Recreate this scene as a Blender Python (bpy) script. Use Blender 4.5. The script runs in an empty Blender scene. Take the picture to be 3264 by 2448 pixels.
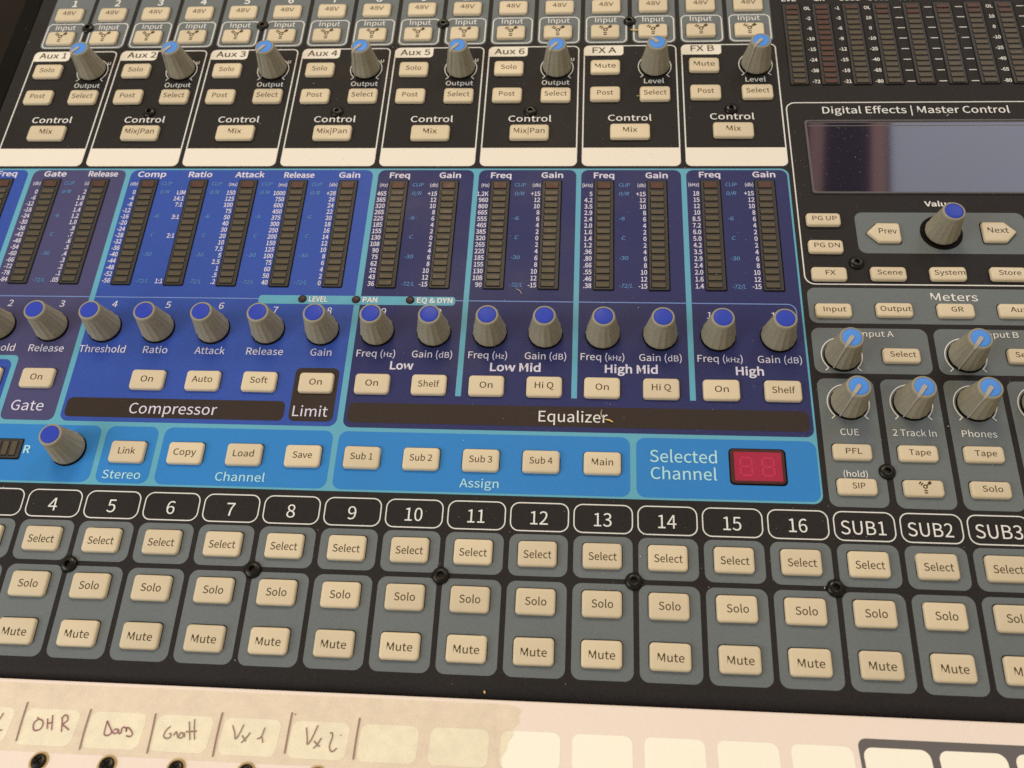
import bpy, math, random
from mathutils import Matrix, Vector
from mathutils.geometry import tessellate_polygon

# ------------------------------------------------------------------ camera, world, lamps, exposure
scene = bpy.context.scene
COL = scene.collection
MM = 0.001

CAM_MM = Vector((266.667, -45.467, 303.889))
CAM_ROT = (0.45871407612974896, 0.07062422651498149, 0.03503120888831079)     # axis times angle
FOCAL_PX, FRAME_PX = 2900.479, 3264.0
SENSOR = 4.6
cam_data = bpy.data.cameras.new('camera')
cam = bpy.data.objects.new('camera', cam_data)
COL.objects.link(cam)
_v = Vector(CAM_ROT)
cam.matrix_world = Matrix.Translation(CAM_MM * MM) @ Matrix.Rotation(_v.length, 4, _v.normalized())
cam_data.sensor_fit = 'HORIZONTAL'
cam_data.sensor_width = SENSOR
cam_data.lens = SENSOR * FOCAL_PX / FRAME_PX
cam_data.clip_start = 0.01
cam_data.clip_end = 60.0
cam_data.dof.use_dof = True
cam_data.dof.focus_distance = 0.335
cam_data.dof.aperture_fstop = 2.0
scene.camera = cam

world = bpy.data.worlds.new('World')
scene.world = world
world.use_nodes = True
world.node_tree.nodes['Background'].inputs[0].default_value = (1.0, 0.82, 0.55, 1)
world.node_tree.nodes['Background'].inputs[1].default_value = 0.52

scene.view_settings.view_transform = 'Standard'
scene.view_settings.look = 'None'
scene.view_settings.exposure = -0.02
scene.view_settings.gamma = 1.0
scene.render.film_transparent = False
scene.cycles.use_denoising = False


def area_lamp(name, loc, sx, sy, watts, color, target=None, turn=0.0):
    d = bpy.data.lights.new(name, 'AREA')
    d.shape = 'RECTANGLE'
    d.size, d.size_y = sx, sy
    d.energy = watts
    d.color = color
    o = bpy.data.objects.new(name, d)
    COL.objects.link(o)
    o.location = loc
    if target:
        o.rotation_euler = (Vector(target) - Vector(loc)).to_track_quat('-Z', 'Y').to_euler()
    else:
        o.rotation_euler.z = math.radians(turn)
    return o


# warm room lamp behind the desk on the left; pale skylight overhead, which the dark screen mirrors
area_lamp('ceiling_lamp', (0.0, 1.30, 1.45), 0.6, 0.6, 14.5, (1.0, 0.80, 0.52), target=(0.25, 0.12, 0))
area_lamp('window_light', (-0.62, -0.28, 0.62), 0.7, 0.6, 6.0, (0.94, 0.95, 0.92), target=(0.1, 0.06, 0))
area_lamp('skylight', (1.36, 1.44, 1.5), 0.70, 1.0, 12.5, (0.82, 0.85, 1.0), turn=-7)
area_lamp('reflection_strip', (0.985, 1.49, 1.5), 0.036, 1.0, 0.34, (1.0, 0.55, 0.45), turn=-7)  # added warm strip lamps, only to put brown stripes into the screen's reflection
area_lamp('reflection_strip', (0.835, 1.50, 1.5), 0.036, 1.0, 0.30, (1.0, 0.55, 0.45), turn=-7)

# ------------------------------------------------------------------ materials
LAMP = (1.07, 0.91, 0.64)      # colour of the room light on a white card, taken out of the photographed colours


def lin(c):
    c /= 255.0
    return c / 12.92 if c <= 0.04045 else ((c + 0.055) / 1.055) ** 2.4


def seen(r, g, b, k=1.0):
    return tuple(min(0.85, max(0.002, lin(c) / l * k)) for c, l in zip((r, g, b), LAMP))


def mat(name, rgb, rough=0.5, vary=0.06, fine=900.0, bump=0.0, bump_scale=2500.0, spec=0.12, coarse=25.0, alpha=None, metal=0.0, coat=0.0, sss=0.0, each=0.0, smudge=0.10):
    m = bpy.data.materials.new(name)
    m.use_nodes = True
    nt = m.node_tree
    b = nt.nodes['Principled BSDF']
    b.inputs['Roughness'].default_value = rough
    b.inputs['Specular IOR Level'].default_value = spec
    b.inputs['Metallic'].default_value = metal
    b.inputs['Coat Weight'].default_value = coat
    b.inputs['Coat Roughness'].default_value = 0.04
    if sss:
        b.inputs['Subsurface Weight'].default_value = sss
        b.inputs['Subsurface Radius'].default_value = (1.0, 0.6, 0.3)
        b.inputs['Subsurface Scale'].default_value = 0.0035
    geo = nt.nodes.new('ShaderNodeNewGeometry')
    n1 = nt.nodes.new('ShaderNodeTexNoise')
    n1.inputs['Scale'].default_value = fine
    n1.inputs['Detail'].default_value = 3
    n2 = nt.nodes.new('ShaderNodeTexNoise')
    n2.inputs['Scale'].default_value = coarse
    n2.inputs['Detail'].default_value = 5
    nt.links.new(geo.outputs['Position'], n1.inputs['Vector'])
    nt.links.new(geo.outputs['Position'], n2.inputs['Vector'])
    add = nt.nodes.new('ShaderNodeMath')
    add.operation = 'ADD'
    nt.links.new(n1.outputs['Fac'], add.inputs[0])
    nt.links.new(n2.outputs['Fac'], add.inputs[1])
    mr = nt.nodes.new('ShaderNodeMapRange')
    mr.inputs['From Min'].default_value = 0.6
    mr.inputs['From Max'].default_value = 1.4
    mr.inputs['To Min'].default_value = 1.0 - vary
    mr.inputs['To Max'].default_value = 1.0 + vary
    nt.links.new(add.outputs[0], mr.inputs['Value'])
    if each:
        info = nt.nodes.new('ShaderNodeObjectInfo')
        m2 = nt.nodes.new('ShaderNodeMapRange')
        m2.inputs['To Min'].default_value = 1.0 - each
        m2.inputs['To Max'].default_value = 1.0 + each
        nt.links.new(info.outputs['Random'], m2.inputs['Value'])
        mm = nt.nodes.new('ShaderNodeMath')
        mm.operation = 'MULTIPLY'
        nt.links.new(mr.outputs['Result'], mm.inputs[0])
        nt.links.new(m2.outputs['Result'], mm.inputs[1])
        mr = mm
    if smudge:
        m3 = nt.nodes.new('ShaderNodeMapRange')
        m3.inputs['From Min'].default_value = 0.35
        m3.inputs['From Max'].default_value = 0.65
        m3.inputs['To Min'].default_value = max(0.03, rough - smudge)
        m3.inputs['To Max'].default_value = rough + smudge
        nt.links.new(n2.outputs['Fac'], m3.inputs['Value'])
        nt.links.new(m3.outputs['Result'], b.inputs['Roughness'])
    mul = nt.nodes.new('ShaderNodeVectorMath')
    mul.operation = 'SCALE'
    mul.inputs[0].default_value = rgb
    nt.links.new(mr.outputs[0], mul.inputs['Scale'])
    nt.links.new(mul.outputs['Vector'], b.inputs['Base Color'])
    if bump:
        n3 = nt.nodes.new('ShaderNodeTexNoise')
        n3.inputs['Scale'].default_value = bump_scale
        n3.inputs['Detail'].default_value = 2
        nt.links.new(geo.outputs['Position'], n3.inputs['Vector'])
        bp = nt.nodes.new('ShaderNodeBump')
        bp.inputs['Strength'].default_value = 1.0
        bp.inputs['Distance'].default_value = bump * MM
        nt.links.new(n3.outputs['Fac'], bp.inputs['Height'])
        nt.links.new(bp.outputs['Normal'], b.inputs['Normal'])
    if alpha is not None:
        b.inputs['Alpha'].default_value = alpha
    return m


M = {
    'panel': mat('black_panel_paint', seen(43, 38, 33), 0.6, 0.28, bump=0.012, spec=0.10),
    'trim': mat('dark_side_trim', seen(12, 10, 8), 0.6, 0.2, bump=0.02, spec=0.08),
    'grey': mat('grey_print', seen(108, 108, 98), 0.55, 0.10, bump=0.010, spec=0.12),
    'cyan': mat('cyan_print', seen(98, 158, 162), 0.5, 0.05, bump=0.008),
    'sky': mat('light_blue_print', seen(52, 122, 169), 0.5, 0.06, bump=0.008),
    'blue': mat('blue_print', seen(54, 77, 140), 0.5, 0.12, bump=0.008),
    'navy': mat('navy_print', seen(49, 49, 82), 0.5, 0.16, bump=0.008),
    'gate': mat('slate_print', seen(74, 69, 94), 0.5, 0.10, bump=0.008),
    'brown': mat('dark_brown_print', seen(56, 44, 35), 0.5, 0.12, bump=0.008),
    'white': mat('cream_white_print', seen(232, 214, 180), 0.5, 0.03),
    'line': mat('pale_line_print', seen(222, 210, 184), 0.5, 0.05),
    'letter': mat('pale_lettering', seen(226, 214, 188), 0.5, 0.06),
    'lilac': mat('lettering_on_blue', seen(214, 200, 196), 0.5, 0.06),
    'ice': mat('ice_blue_lettering', seen(172, 208, 212), 0.5, 0.05),
    'teal': mat('dim_blue_lettering', seen(96, 134, 164), 0.5, 0.08),
    'wire': mat('thin_blue_line', seen(120, 140, 175), 0.5, 0.05),
    'ink': mat('dark_lettering', seen(78, 60, 34), 0.5, 0.05),
    'key': mat('cream_key_plastic', seen(210, 185, 141), 0.42, 0.03, fine=150, spec=0.25, coarse=18, sss=0.0, each=0.055),
    'well_shade': mat('dark_gap_and_shade', (0.004, 0.003, 0.003), 0.8, 0.0),  # black of gaps and holes, also of painted shadows
    'knob': mat('grey_knob_rubber', seen(152, 138, 107), 0.55, 0.10, bump=0.02, coarse=140),
    'cap_dark': mat('royal_blue_cap', seen(50, 66, 150), 0.42, 0.05, bump=0.006),
    'cap_light': mat('sky_blue_cap', seen(82, 136, 192), 0.42, 0.05, bump=0.006),
    'pointer': mat('pale_pointer', seen(172, 157, 130), 0.5, 0.05),
    'bezel': mat('meter_bezel_plastic', seen(62, 57, 50), 0.45, 0.08, bump=0.01),
    'seg': mat('unlit_segment', seen(88, 75, 55), 0.4, 0.10, coarse=200),
    'seg_red': mat('unlit_red_segment', seen(88, 60, 46), 0.4, 0.10, coarse=200),
    'hole_led': mat('brown_led', seen(70, 48, 44), 0.35, 0.05),
    'screw': mat('black_oxide_screw', (0.004, 0.0035, 0.003), 0.3, 0.2, bump=0.01, bump_scale=1500, spec=0.3),
    'crimson': mat('crimson_window', seen(163, 18, 50), 0.35, 0.03, spec=0.35),
    'crimson_pale': mat('unlit_digit', seen(186, 32, 66), 0.35, 0.05, spec=0.35),
    'maroon': mat('maroon_bezel', seen(76, 42, 34), 0.4, 0.10),
    'lcd': mat('dark_screen_glass', (0.004, 0.003, 0.022), 0.05, 0.2, smudge=0.0, spec=0.36),
    'lip': mat('grey_window_lip', seen(96, 86, 76), 0.35, 0.10),
    'fader': mat('cream_fader_panel', seen(238, 212, 180), 0.5, 0.03, bump=0.006),
    'label': mat('white_label_box', (0.90, 0.90, 0.86), 0.5, 0.02),
    'slate': mat('slate_grey_print', seen(104, 94, 84), 0.5, 0.04),
    'tape': mat('masking_tape_paper', seen(238, 214, 160), 0.6, 0.16, fine=300, coarse=110, bump=0.06, bump_scale=260, alpha=0.32),
    'pen': mat('faded_pen_ink', seen(150, 118, 96), 0.6, 0.1),
    'pen_red': mat('faded_red_pen_ink', seen(150, 96, 92), 0.6, 0.1),
    'halo': mat('tan_screw_shadow', seen(196, 158, 100), 0.5, 0.1),  # shadow colour painted round the fader panel screws
    'fibre': mat('yellow_fibre', seen(236, 190, 100), 0.5, 0.1),
    'fibre_pale': mat('pale_fibre', seen(200, 176, 140), 0.5, 0.1),
    'dust': mat('dust_specks', seen(200, 185, 165), 0.7, 0.1),
    'desk': mat('dark_desk', (0.010, 0.008, 0.007), 0.6, 0.2),
}

# ------------------------------------------------------------------ lettering outlines (cap height 1027 units)
GLYPHS = """
A 852 353,689,420,922,426,922,493,689,578,416,268,416;136,0,235,314,611,314,709,0,846,0,497,1027,353,1027,6,0
B 920 601,125,450,104,270,104,270,490,450,490,603,471,697,410,730,305,696,191;429,924,563,908,644,855,671,759,646,669,566,611,423,591,270,591,270,924;648,546,648,553,730,602,781,680,798,776,753,921,629,1002,445,1027,141,1027,141,0,468,0,671,33,807,133,857,301,830,422,757,503
C 894 303,981,141,798,81,513,140,227,298,45,528,-18,651,-1,755,49,843,129,772,211,703,149,624,109,534,95,364,147,254,292,214,517,255,738,368,881,538,931,619,919,689,885,748,835,818,919,746,981,652,1027,536,1045
D 964 270,106,387,106,588,155,708,295,748,517,708,738,588,875,387,922,270,922;141,0,403,0,665,62,826,238,881,517,826,795,663,967,398,1027,141,1027
E 825 270,111,270,485,660,485,660,595,270,595,270,917,732,917,732,1027,141,1027,141,0,748,0,748,111
F 773 270,570,270,917,732,917,732,1027,141,1027,141,0,270,0,270,461,662,461,662,570
G 965 214,517,257,738,375,881,556,931,647,918,720,883,777,835,847,919,776,979,679,1026,552,1045,309,981,143,798,81,513,141,227,304,45,545,-18,673,-3,781,39,861,101,861,532,524,532,524,424,742,424,742,155,692,123,629,102,557,95,371,147,254,292
H 1020 749,485,749,0,880,0,880,1027,749,1027,749,597,270,597,270,1027,141,1027,141,0,270,0,270,485
I 410 141,0,270,0,270,1027,141,1027
K 905 703,1027,273,511,270,511,270,1027,141,1027,141,0,270,0,270,325,447,535,755,0,899,0,528,637,850,1027
L 761 720,0,720,111,270,111,270,1027,141,1027,141,0
M 1137 996,0,996,1027,840,1027,644,478,573,263,567,263,493,478,297,1027,141,1027,141,0,258,0,258,569,249,772,241,871,246,871,329,637,524,104,611,104,804,637,887,871,892,871,878,666,875,569,875,0
N 1013 648,380,273,1027,141,1027,141,0,263,0,263,539,254,755,248,860,254,860,364,648,738,0,871,0,871,1027,748,1027,748,493,751,384,766,168,759,168
O 1039 358,148,252,294,214,517,252,738,358,881,520,931,681,881,787,738,825,517,787,294,681,148,520,95;138,232,291,47,520,-18,748,47,902,232,958,517,902,800,748,981,520,1045,291,981,138,800,81,517
P 887 818,725,769,903,636,998,434,1027,141,1027,141,0,270,0,270,409,440,409,638,443,770,547;659,843,689,725,660,605,572,536,423,514,270,514,270,922,417,922,568,904
Q 1039 833,-258,664,-226,538,-139,457,-14,260,70,129,252,81,517,138,800,291,981,520,1045,748,981,902,800,958,517,912,257,786,76,595,-13,657,-89,743,-135,847,-150,955,-134,980,-234,892,-255;520,90,358,142,252,290,214,517,252,738,358,881,520,931,681,881,787,738,825,517,787,290,681,142
R 889 590,450,711,504,792,600,821,739,774,909,648,999,462,1027,141,1027,141,0,270,0,270,436,455,436,704,0,850,0;270,539,270,922,443,922,579,904,663,846,692,739,663,628,579,561,443,539
S 835 115,773,148,647,227,563,324,510,471,445,559,402,620,347,643,262,617,174,543,116,427,95,323,111,226,155,144,223,67,133,167,53,288,0,426,-18,611,21,732,125,775,273,746,401,671,487,563,548,338,648,273,701,246,783,270,862,337,913,438,931,527,920,605,887,672,836,739,919,657,984,555,1029,438,1045,272,1010,157,914
T 839 796,917,796,1027,43,1027,43,917,354,917,354,0,485,0,485,917
U 1010 506,-18,317,23,186,162,137,423,137,1027,266,1027,266,420,298,226,384,125,506,95,629,125,716,226,749,420,749,1027,874,1027,874,423,825,162,694,23
V 805 137,1027,1,1027,329,0,479,0,805,1027,674,1027,508,471,444,246,409,132,403,132,304,471
W 1230 277,468,169,1027,36,1027,254,0,408,0,560,619,612,853,618,853,668,619,824,0,980,0,1192,1027,1069,1027,958,468,902,134,894,134,821,468,678,1027,559,1027,417,468,345,134,339,134
X 803 623,1027,462,718,413,613,326,765,186,1027,43,1027,324,531,24,0,161,0,335,330,391,444,485,277,637,0,780,0,479,524,759,1027
Y 744 370,511,269,737,136,1027,-1,1027,307,398,307,0,436,0,436,398,745,1027,611,1027,411,587,375,511
Z 845 230,111,772,950,772,1027,119,1027,119,917,612,917,70,78,70,0,779,0,779,111
a 789 571,0,676,0,676,468,650,633,564,741,413,780,296,764,195,726,115,681,164,592,230,632,307,662,392,674,488,646,536,575,549,482,284,429,132,337,83,197,112,81,190,7,304,-18,395,-3,479,36,560,91;206,206,238,292,346,356,549,396,549,185,478,130,410,97,340,85,272,97,224,136
b 866 258,168,258,569,328,625,395,660,459,672,576,637,641,539,661,391,632,229,555,126,443,90,387,97,324,122;318,27,391,-7,464,-18,626,30,747,170,794,392,759,597,657,732,492,780,407,766,326,727,252,674,258,810,258,1115,129,1115,129,0,231,0,242,78
c 714 440,88,317,125,234,226,204,380,236,533,320,635,444,672,500,664,550,641,595,606,660,690,601,735,528,767,438,780,256,733,124,596,73,380,120,164,247,29,429,-18,518,-7,601,26,675,77,619,164,567,126,507,99
d 868 426,672,488,664,549,639,611,592,611,193,548,135,484,101,416,90,302,124,231,224,206,381,236,534,315,635;113,164,222,29,388,-18,475,-3,553,36,623,90,634,0,739,0,739,1115,611,1115,611,822,618,692,552,739,484,769,403,780,241,731,121,593,74,380
e 776 717,423,682,612,578,736,413,780,248,731,122,594,73,380,122,165,252,29,437,-18,532,-8,615,20,686,59,641,144,583,112,521,91,451,84,323,117,236,209,199,350,711,350;315,650,416,678,518,651,582,571,605,441,197,441,237,570
f 455 277,881,289,963,325,1014,385,1031,471,1010,499,1109,418,1130,371,1133,247,1102,174,1016,150,882,150,761,46,754,46,657,150,657,150,0,277,0,277,657,438,657,438,761,277,761
g 790 384,328,465,350,524,412,546,508,524,604,466,665,384,686,303,665,245,604,223,508,245,412,303,350;425,778,384,780,242,747,139,653,99,508,114,424,151,354,199,298,159,263,128,215,115,157,124,103,148,62,183,25,123,-24,85,-83,71,-147,112,-258,222,-326,385,-350,590,-313,723,-218,770,-87,741,16,652,75,506,94,356,94,276,105,234,134,223,176,229,213,272,268,346,244,384,241,526,273,625,365,662,506,655,568,633,621,601,662,756,662,756,761,492,761;490,-11,575,-20,627,-51,644,-108,614,-183,531,-239,403,-262,285,-245,210,-199,183,-129,191,-85,216,-41,261,0,359,-11
h 850 547,647,594,581,609,465,609,0,737,0,737,482,712,645,635,746,504,780,408,763,326,717,252,653,258,810,258,1115,129,1115,129,0,258,0,258,552,328,616,393,655,465,668
i 385 238,928,268,958,279,1003,268,1046,238,1075,193,1085,149,1075,120,1046,109,1003,120,958,149,928,193,917;258,0,258,761,129,761,129,0
j 385 -36,-223,-62,-319,6,-336,49,-339,170,-308,237,-221,258,-87,258,761,130,761,130,-87,123,-167,94,-218,36,-237;267,958,279,1003,267,1046,237,1075,193,1085,149,1075,119,1046,108,1003,119,958,149,928,193,917,237,928
k 773 398,367,620,0,759,0,472,454,725,761,583,761,261,360,255,360,255,1115,129,1115,129,0,255,0,255,200
l 398 129,151,143,59,186,2,263,-18,338,-7,319,91,275,94,258,143,258,1115,129,1115
m 1297 129,0,129,761,234,761,249,650,320,716,399,763,486,780,586,762,654,712,696,634,776,710,859,761,948,780,1077,746,1153,645,1178,482,1178,0,1050,0,1050,465,1035,581,989,647,909,668,849,655,786,617,717,552,717,0,590,0,590,465,574,581,528,647,448,668,389,655,325,617,258,552,258,0
n 854 737,482,712,645,635,746,504,780,408,763,324,716,246,650,234,761,129,761,129,0,258,0,258,552,328,616,393,655,465,668,547,647,594,581,609,465,609,0,737,0
o 849 618,533,646,380,618,226,540,125,424,88,309,125,232,226,204,380,232,533,309,635,424,672,540,635;73,380,123,164,250,29,424,-18,598,29,726,164,776,380,726,596,598,733,424,780,250,733,123,596
p 868 747,170,794,392,759,597,657,732,492,780,405,765,323,726,246,672,234,761,129,761,129,-321,258,-321,258,-63,254,70,323,22,394,-8,464,-18,626,30;661,391,632,229,555,126,443,90,387,97,324,122,258,168,258,569,328,625,395,660,459,672,576,637,641,539
q 868 611,193,548,135,484,101,416,90,302,124,231,224,206,381,236,534,315,635,426,672,488,664,549,639,611,592;622,689,555,739,485,770,403,780,241,731,121,593,74,380,113,164,222,29,388,-18,473,-4,550,34,618,88,611,-50,611,-321,739,-321,739,761,637,761
r 543 246,622,234,761,129,761,129,0,258,0,258,489,315,592,382,648,448,665,522,653,546,763,465,780,384,761,310,706
s 655 121,458,203,390,390,311,455,265,482,200,465,140,416,97,332,81,248,93,175,124,106,172,45,87,126,33,222,-4,328,-18,479,13,572,94,604,207,568,322,482,392,292,471,232,511,209,570,224,625,271,665,350,681,413,672,470,648,522,613,584,693,518,737,439,768,349,780,207,751,118,674,87,564
t 528 158,761,38,754,38,657,151,657,151,235,171,102,239,14,367,-18,463,-4,508,10,483,106,396,85,327,103,290,152,279,231,279,657,486,657,486,761,279,761,279,975,172,975
u 850 308,113,261,179,246,294,246,761,118,761,118,279,142,115,219,16,352,-18,447,-1,529,47,606,119,616,0,723,0,723,761,595,761,595,221,527,148,461,106,389,92
v 730 371,104,364,104,294,328,151,761,18,761,293,0,443,0,711,761,585,761,441,328
w 1123 800,109,746,321,627,761,503,761,384,321,333,109,326,109,282,321,168,761,38,761,249,0,398,0,524,480,557,629,564,629,616,410,725,0,881,0,1087,761,964,761,853,321,807,109
x 697 363,466,305,551,282,594,179,761,41,761,272,396,21,0,155,0,335,314,371,269,424,178,536,0,676,0,426,384,657,761,524,761
y 730 305,339,151,761,18,761,324,-1,307,-59,267,-143,211,-201,136,-223,77,-210,52,-312,141,-328,271,-292,362,-199,426,-64,711,761,587,761,450,339,388,123,381,123
z 665 625,104,210,104,612,692,612,761,92,761,92,657,450,657,49,69,49,0,625,0
0 777 287,900,389,944,492,900,560,761,585,517,560,271,492,130,389,85,287,130,218,271,193,517,218,761;669,219,709,517,669,812,559,987,389,1045,219,987,109,812,70,517,109,219,219,41,389,-18,559,41
1 777 353,106,123,106,123,0,686,0,686,106,480,106,480,1027,382,1027,322,997,253,973,169,954,169,873,353,873
2 777 707,111,423,111,255,101,467,323,607,536,658,744,621,903,518,1007,359,1045,241,1026,142,974,56,895,130,822,192,883,263,926,343,941,449,915,512,843,532,738,482,550,327,333,62,76,62,0,707,0
3 777 256,105,173,148,106,206,41,123,120,54,227,2,368,-18,536,17,654,117,699,275,669,398,592,486,482,535,482,542,578,595,641,678,664,789,625,927,519,1014,364,1045,255,1029,161,986,78,923,147,842,210,894,281,928,360,941,453,921,513,864,534,779,507,679,418,609,249,583,249,485,438,459,539,387,569,279,542,177,469,111,360,88
4 777 597,283,734,283,734,385,597,385,597,1027,455,1027,28,367,28,283,476,283,476,0,597,0;478,887,476,700,476,385,161,385,395,735
5 777 465,118,354,88,249,105,167,146,102,202,38,118,118,52,226,2,367,-18,531,23,654,143,703,333,660,519,549,627,394,661,336,656,286,642,239,620,266,917,653,917,653,1027,154,1027,120,548,189,504,244,537,298,558,360,564,472,536,546,457,573,331,543,201
6 777 124,208,245,38,422,-18,569,24,676,140,717,315,682,495,583,602,431,637,350,622,269,580,199,514,238,766,333,900,464,940,524,930,580,903,626,861,699,940,635,994,555,1031,458,1045,271,990,133,813,78,490;343,529,410,542,514,514,575,436,595,315,572,193,510,112,422,83,310,121,236,232,202,412,272,488
7 777 69,1027,69,917,567,917,406,642,316,349,277,0,410,0,442,356,530,656,711,950,711,1027
8 777 64,255,107,114,223,17,392,-18,561,17,672,112,713,246,688,368,625,455,541,517,541,524,603,585,655,670,676,772,642,912,546,1007,395,1042,251,1009,151,918,113,782,133,684,183,605,252,539,162,474,92,378;567,765,555,691,520,622,462,557,348,610,263,680,230,782,251,869,309,926,394,947,487,922,546,857;591,251,566,160,498,99,394,77,283,102,206,169,178,266,196,358,246,436,319,499,455,439,553,364
9 777 201,125,151,167,81,87,146,33,228,-4,329,-18,511,39,648,223,702,557,656,829,533,991,356,1045,209,1003,102,887,62,711,97,534,195,426,345,389,430,405,511,448,581,514,540,262,448,128,325,88,260,98;509,543,436,498,366,485,264,513,203,592,182,711,205,835,268,916,357,945,470,908,545,800,580,622
( 473 335,-275,224,-59,154,175,129,436,154,695,224,929,335,1146,413,1109,314,898,255,671,235,436,255,199,314,-29,413,-239
) 473 219,671,239,436,219,199,159,-29,59,-239,139,-275,249,-59,320,175,345,436,320,695,249,929,139,1146,59,1109,159,898
| 378 144,-391,234,-391,234,1174,144,1174
& 952 513,123,447,94,378,84,274,108,202,173,175,273,193,348,239,414,305,473,384,364,476,261,574,167;422,1045,298,1013,216,927,186,804,194,727,217,646,254,563,154,484,79,389,50,266,90,119,200,19,363,-18,475,-4,574,37,658,99,741,47,820,7,895,-18,929,88,869,110,804,142,737,186,811,299,870,421,916,553,797,553,759,441,711,340,653,251,557,337,468,435,392,539,503,625,589,723,623,843,599,948,531,1019;520,840,495,758,432,688,345,623,318,686,301,747,296,805,311,882,355,935,423,955,479,939,510,897
+ 777 338,162,338,469,53,469,53,564,338,564,338,871,440,871,440,564,725,564,725,469,440,469,440,162
- 486 64,343,423,343,423,441,64,441
. 389 115,28,148,-6,195,-18,241,-6,274,28,287,78,274,130,241,164,195,176,148,164,115,130,102,78
/ 549 109,-251,528,1112,436,1112,15,-251
: 389 195,546,148,559,115,593,102,644,115,695,148,730,195,742,241,730,274,695,287,644,274,593,241,559;195,176,148,164,115,130,102,78,115,28,148,-6,195,-18,241,-6,274,28,287,78,274,130,241,164
"""

def _bolden(polys, d):
    """grow every outline by d"""
    def area(lp):
        return sum(lp[i - 1][0] * lp[i][1] - lp[i][0] * lp[i - 1][1] for i in range(len(lp)))

    def within(p, lp):
        hit = False
        for i in range(len(lp)):
            (x0, y0), (x1, y1) = lp[i - 1], lp[i]
            if (y0 > p[1]) != (y1 > p[1]) and p[0] < (x1 - x0) * (p[1] - y0) / (y1 - y0) + x0:
                hit = not hit
        return hit
    res = []
    for i, lp in enumerate(polys):
        hole = any(within(lp[0], q) for j, q in enumerate(polys) if j != i)
        if (area(lp) < 0) != hole:
            lp = lp[::-1]
        out = []
        for k, p in enumerate(lp):
            a, c = lp[k - 1], lp[(k + 1) % len(lp)]
            u, w = Vector((p[0] - a[0], p[1] - a[1])).normalized(), Vector((c[0] - p[0], c[1] - p[1])).normalized()
            n1, n2 = Vector((u.y, -u.x)), Vector((w.y, -w.x))
            m = n1 + n2
            m = m / max(0.45, m.dot(m) / 2) if m.length > 1e-6 else n1
            out.append((p[0] + m.x * d, p[1] + m.y * d))
        res.append(out)
    return res


def _read_glyphs(txt, grow=0.0):
    d = {}
    for ln in txt.strip().split('\n'):
        ch, adv, loops = ln[0], *ln[2:].split(' ')
        polys = []
        for lp in loops.split(';'):
            n = [int(v) for v in lp.split(',')]
            polys.append([(n[i], n[i + 1]) for i in range(0, len(n), 2)])
        polys = _bolden(polys, grow)
        verts = [p for lp in polys for p in lp]

        def inside(p, lp):
            hit = False
            for i in range(len(lp)):
                (x0, y0), (x1, y1) = lp[i - 1], lp[i]
                if (y0 > p[1]) != (y1 > p[1]) and p[0] < (x1 - x0) * (p[1] - y0) / (y1 - y0) + x0:
                    hit = not hit
            return hit
        start, k = [], 0
        for lp in polys:
            start.append(k)
            k += len(lp)
        tris = []
        for i, lp in enumerate(polys):
            if any(inside(lp[0], q) for j, q in enumerate(polys) if j != i):
                continue
            ids = [i] + [j for j, q in enumerate(polys) if j != i and inside(q[0], lp)]
            flat = [start[j] + t for j in ids for t in range(len(polys[j]))]
            tris += [tuple(flat[t] for t in tr) for tr in tessellate_polygon([[Vector((x, y, 0)) for x, y in polys[j]] for j in ids])]
        out = []
        for a, b, c in tris:
            A, B, Cc = verts[a], verts[b], verts[c]
            s = (B[0] - A[0]) * (Cc[1] - A[1]) - (Cc[0] - A[0]) * (B[1] - A[1])
            if s:
                out.append((a, b, c) if s > 0 else (a, c, b))
        d[ch] = (int(adv), verts, out)
    d[' '] = (300, [], [])
    return d


FONT = {'L': _read_glyphs(GLYPHS, 1), 'N': _read_glyphs(GLYPHS, 29), 'R': _read_glyphs(GLYPHS, 9), 'M': _read_glyphs(GLYPHS, 17), 'B': _read_glyphs(GLYPHS, 37)}

# ------------------------------------------------------------------ mesh building (all numbers in millimetres)


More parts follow.
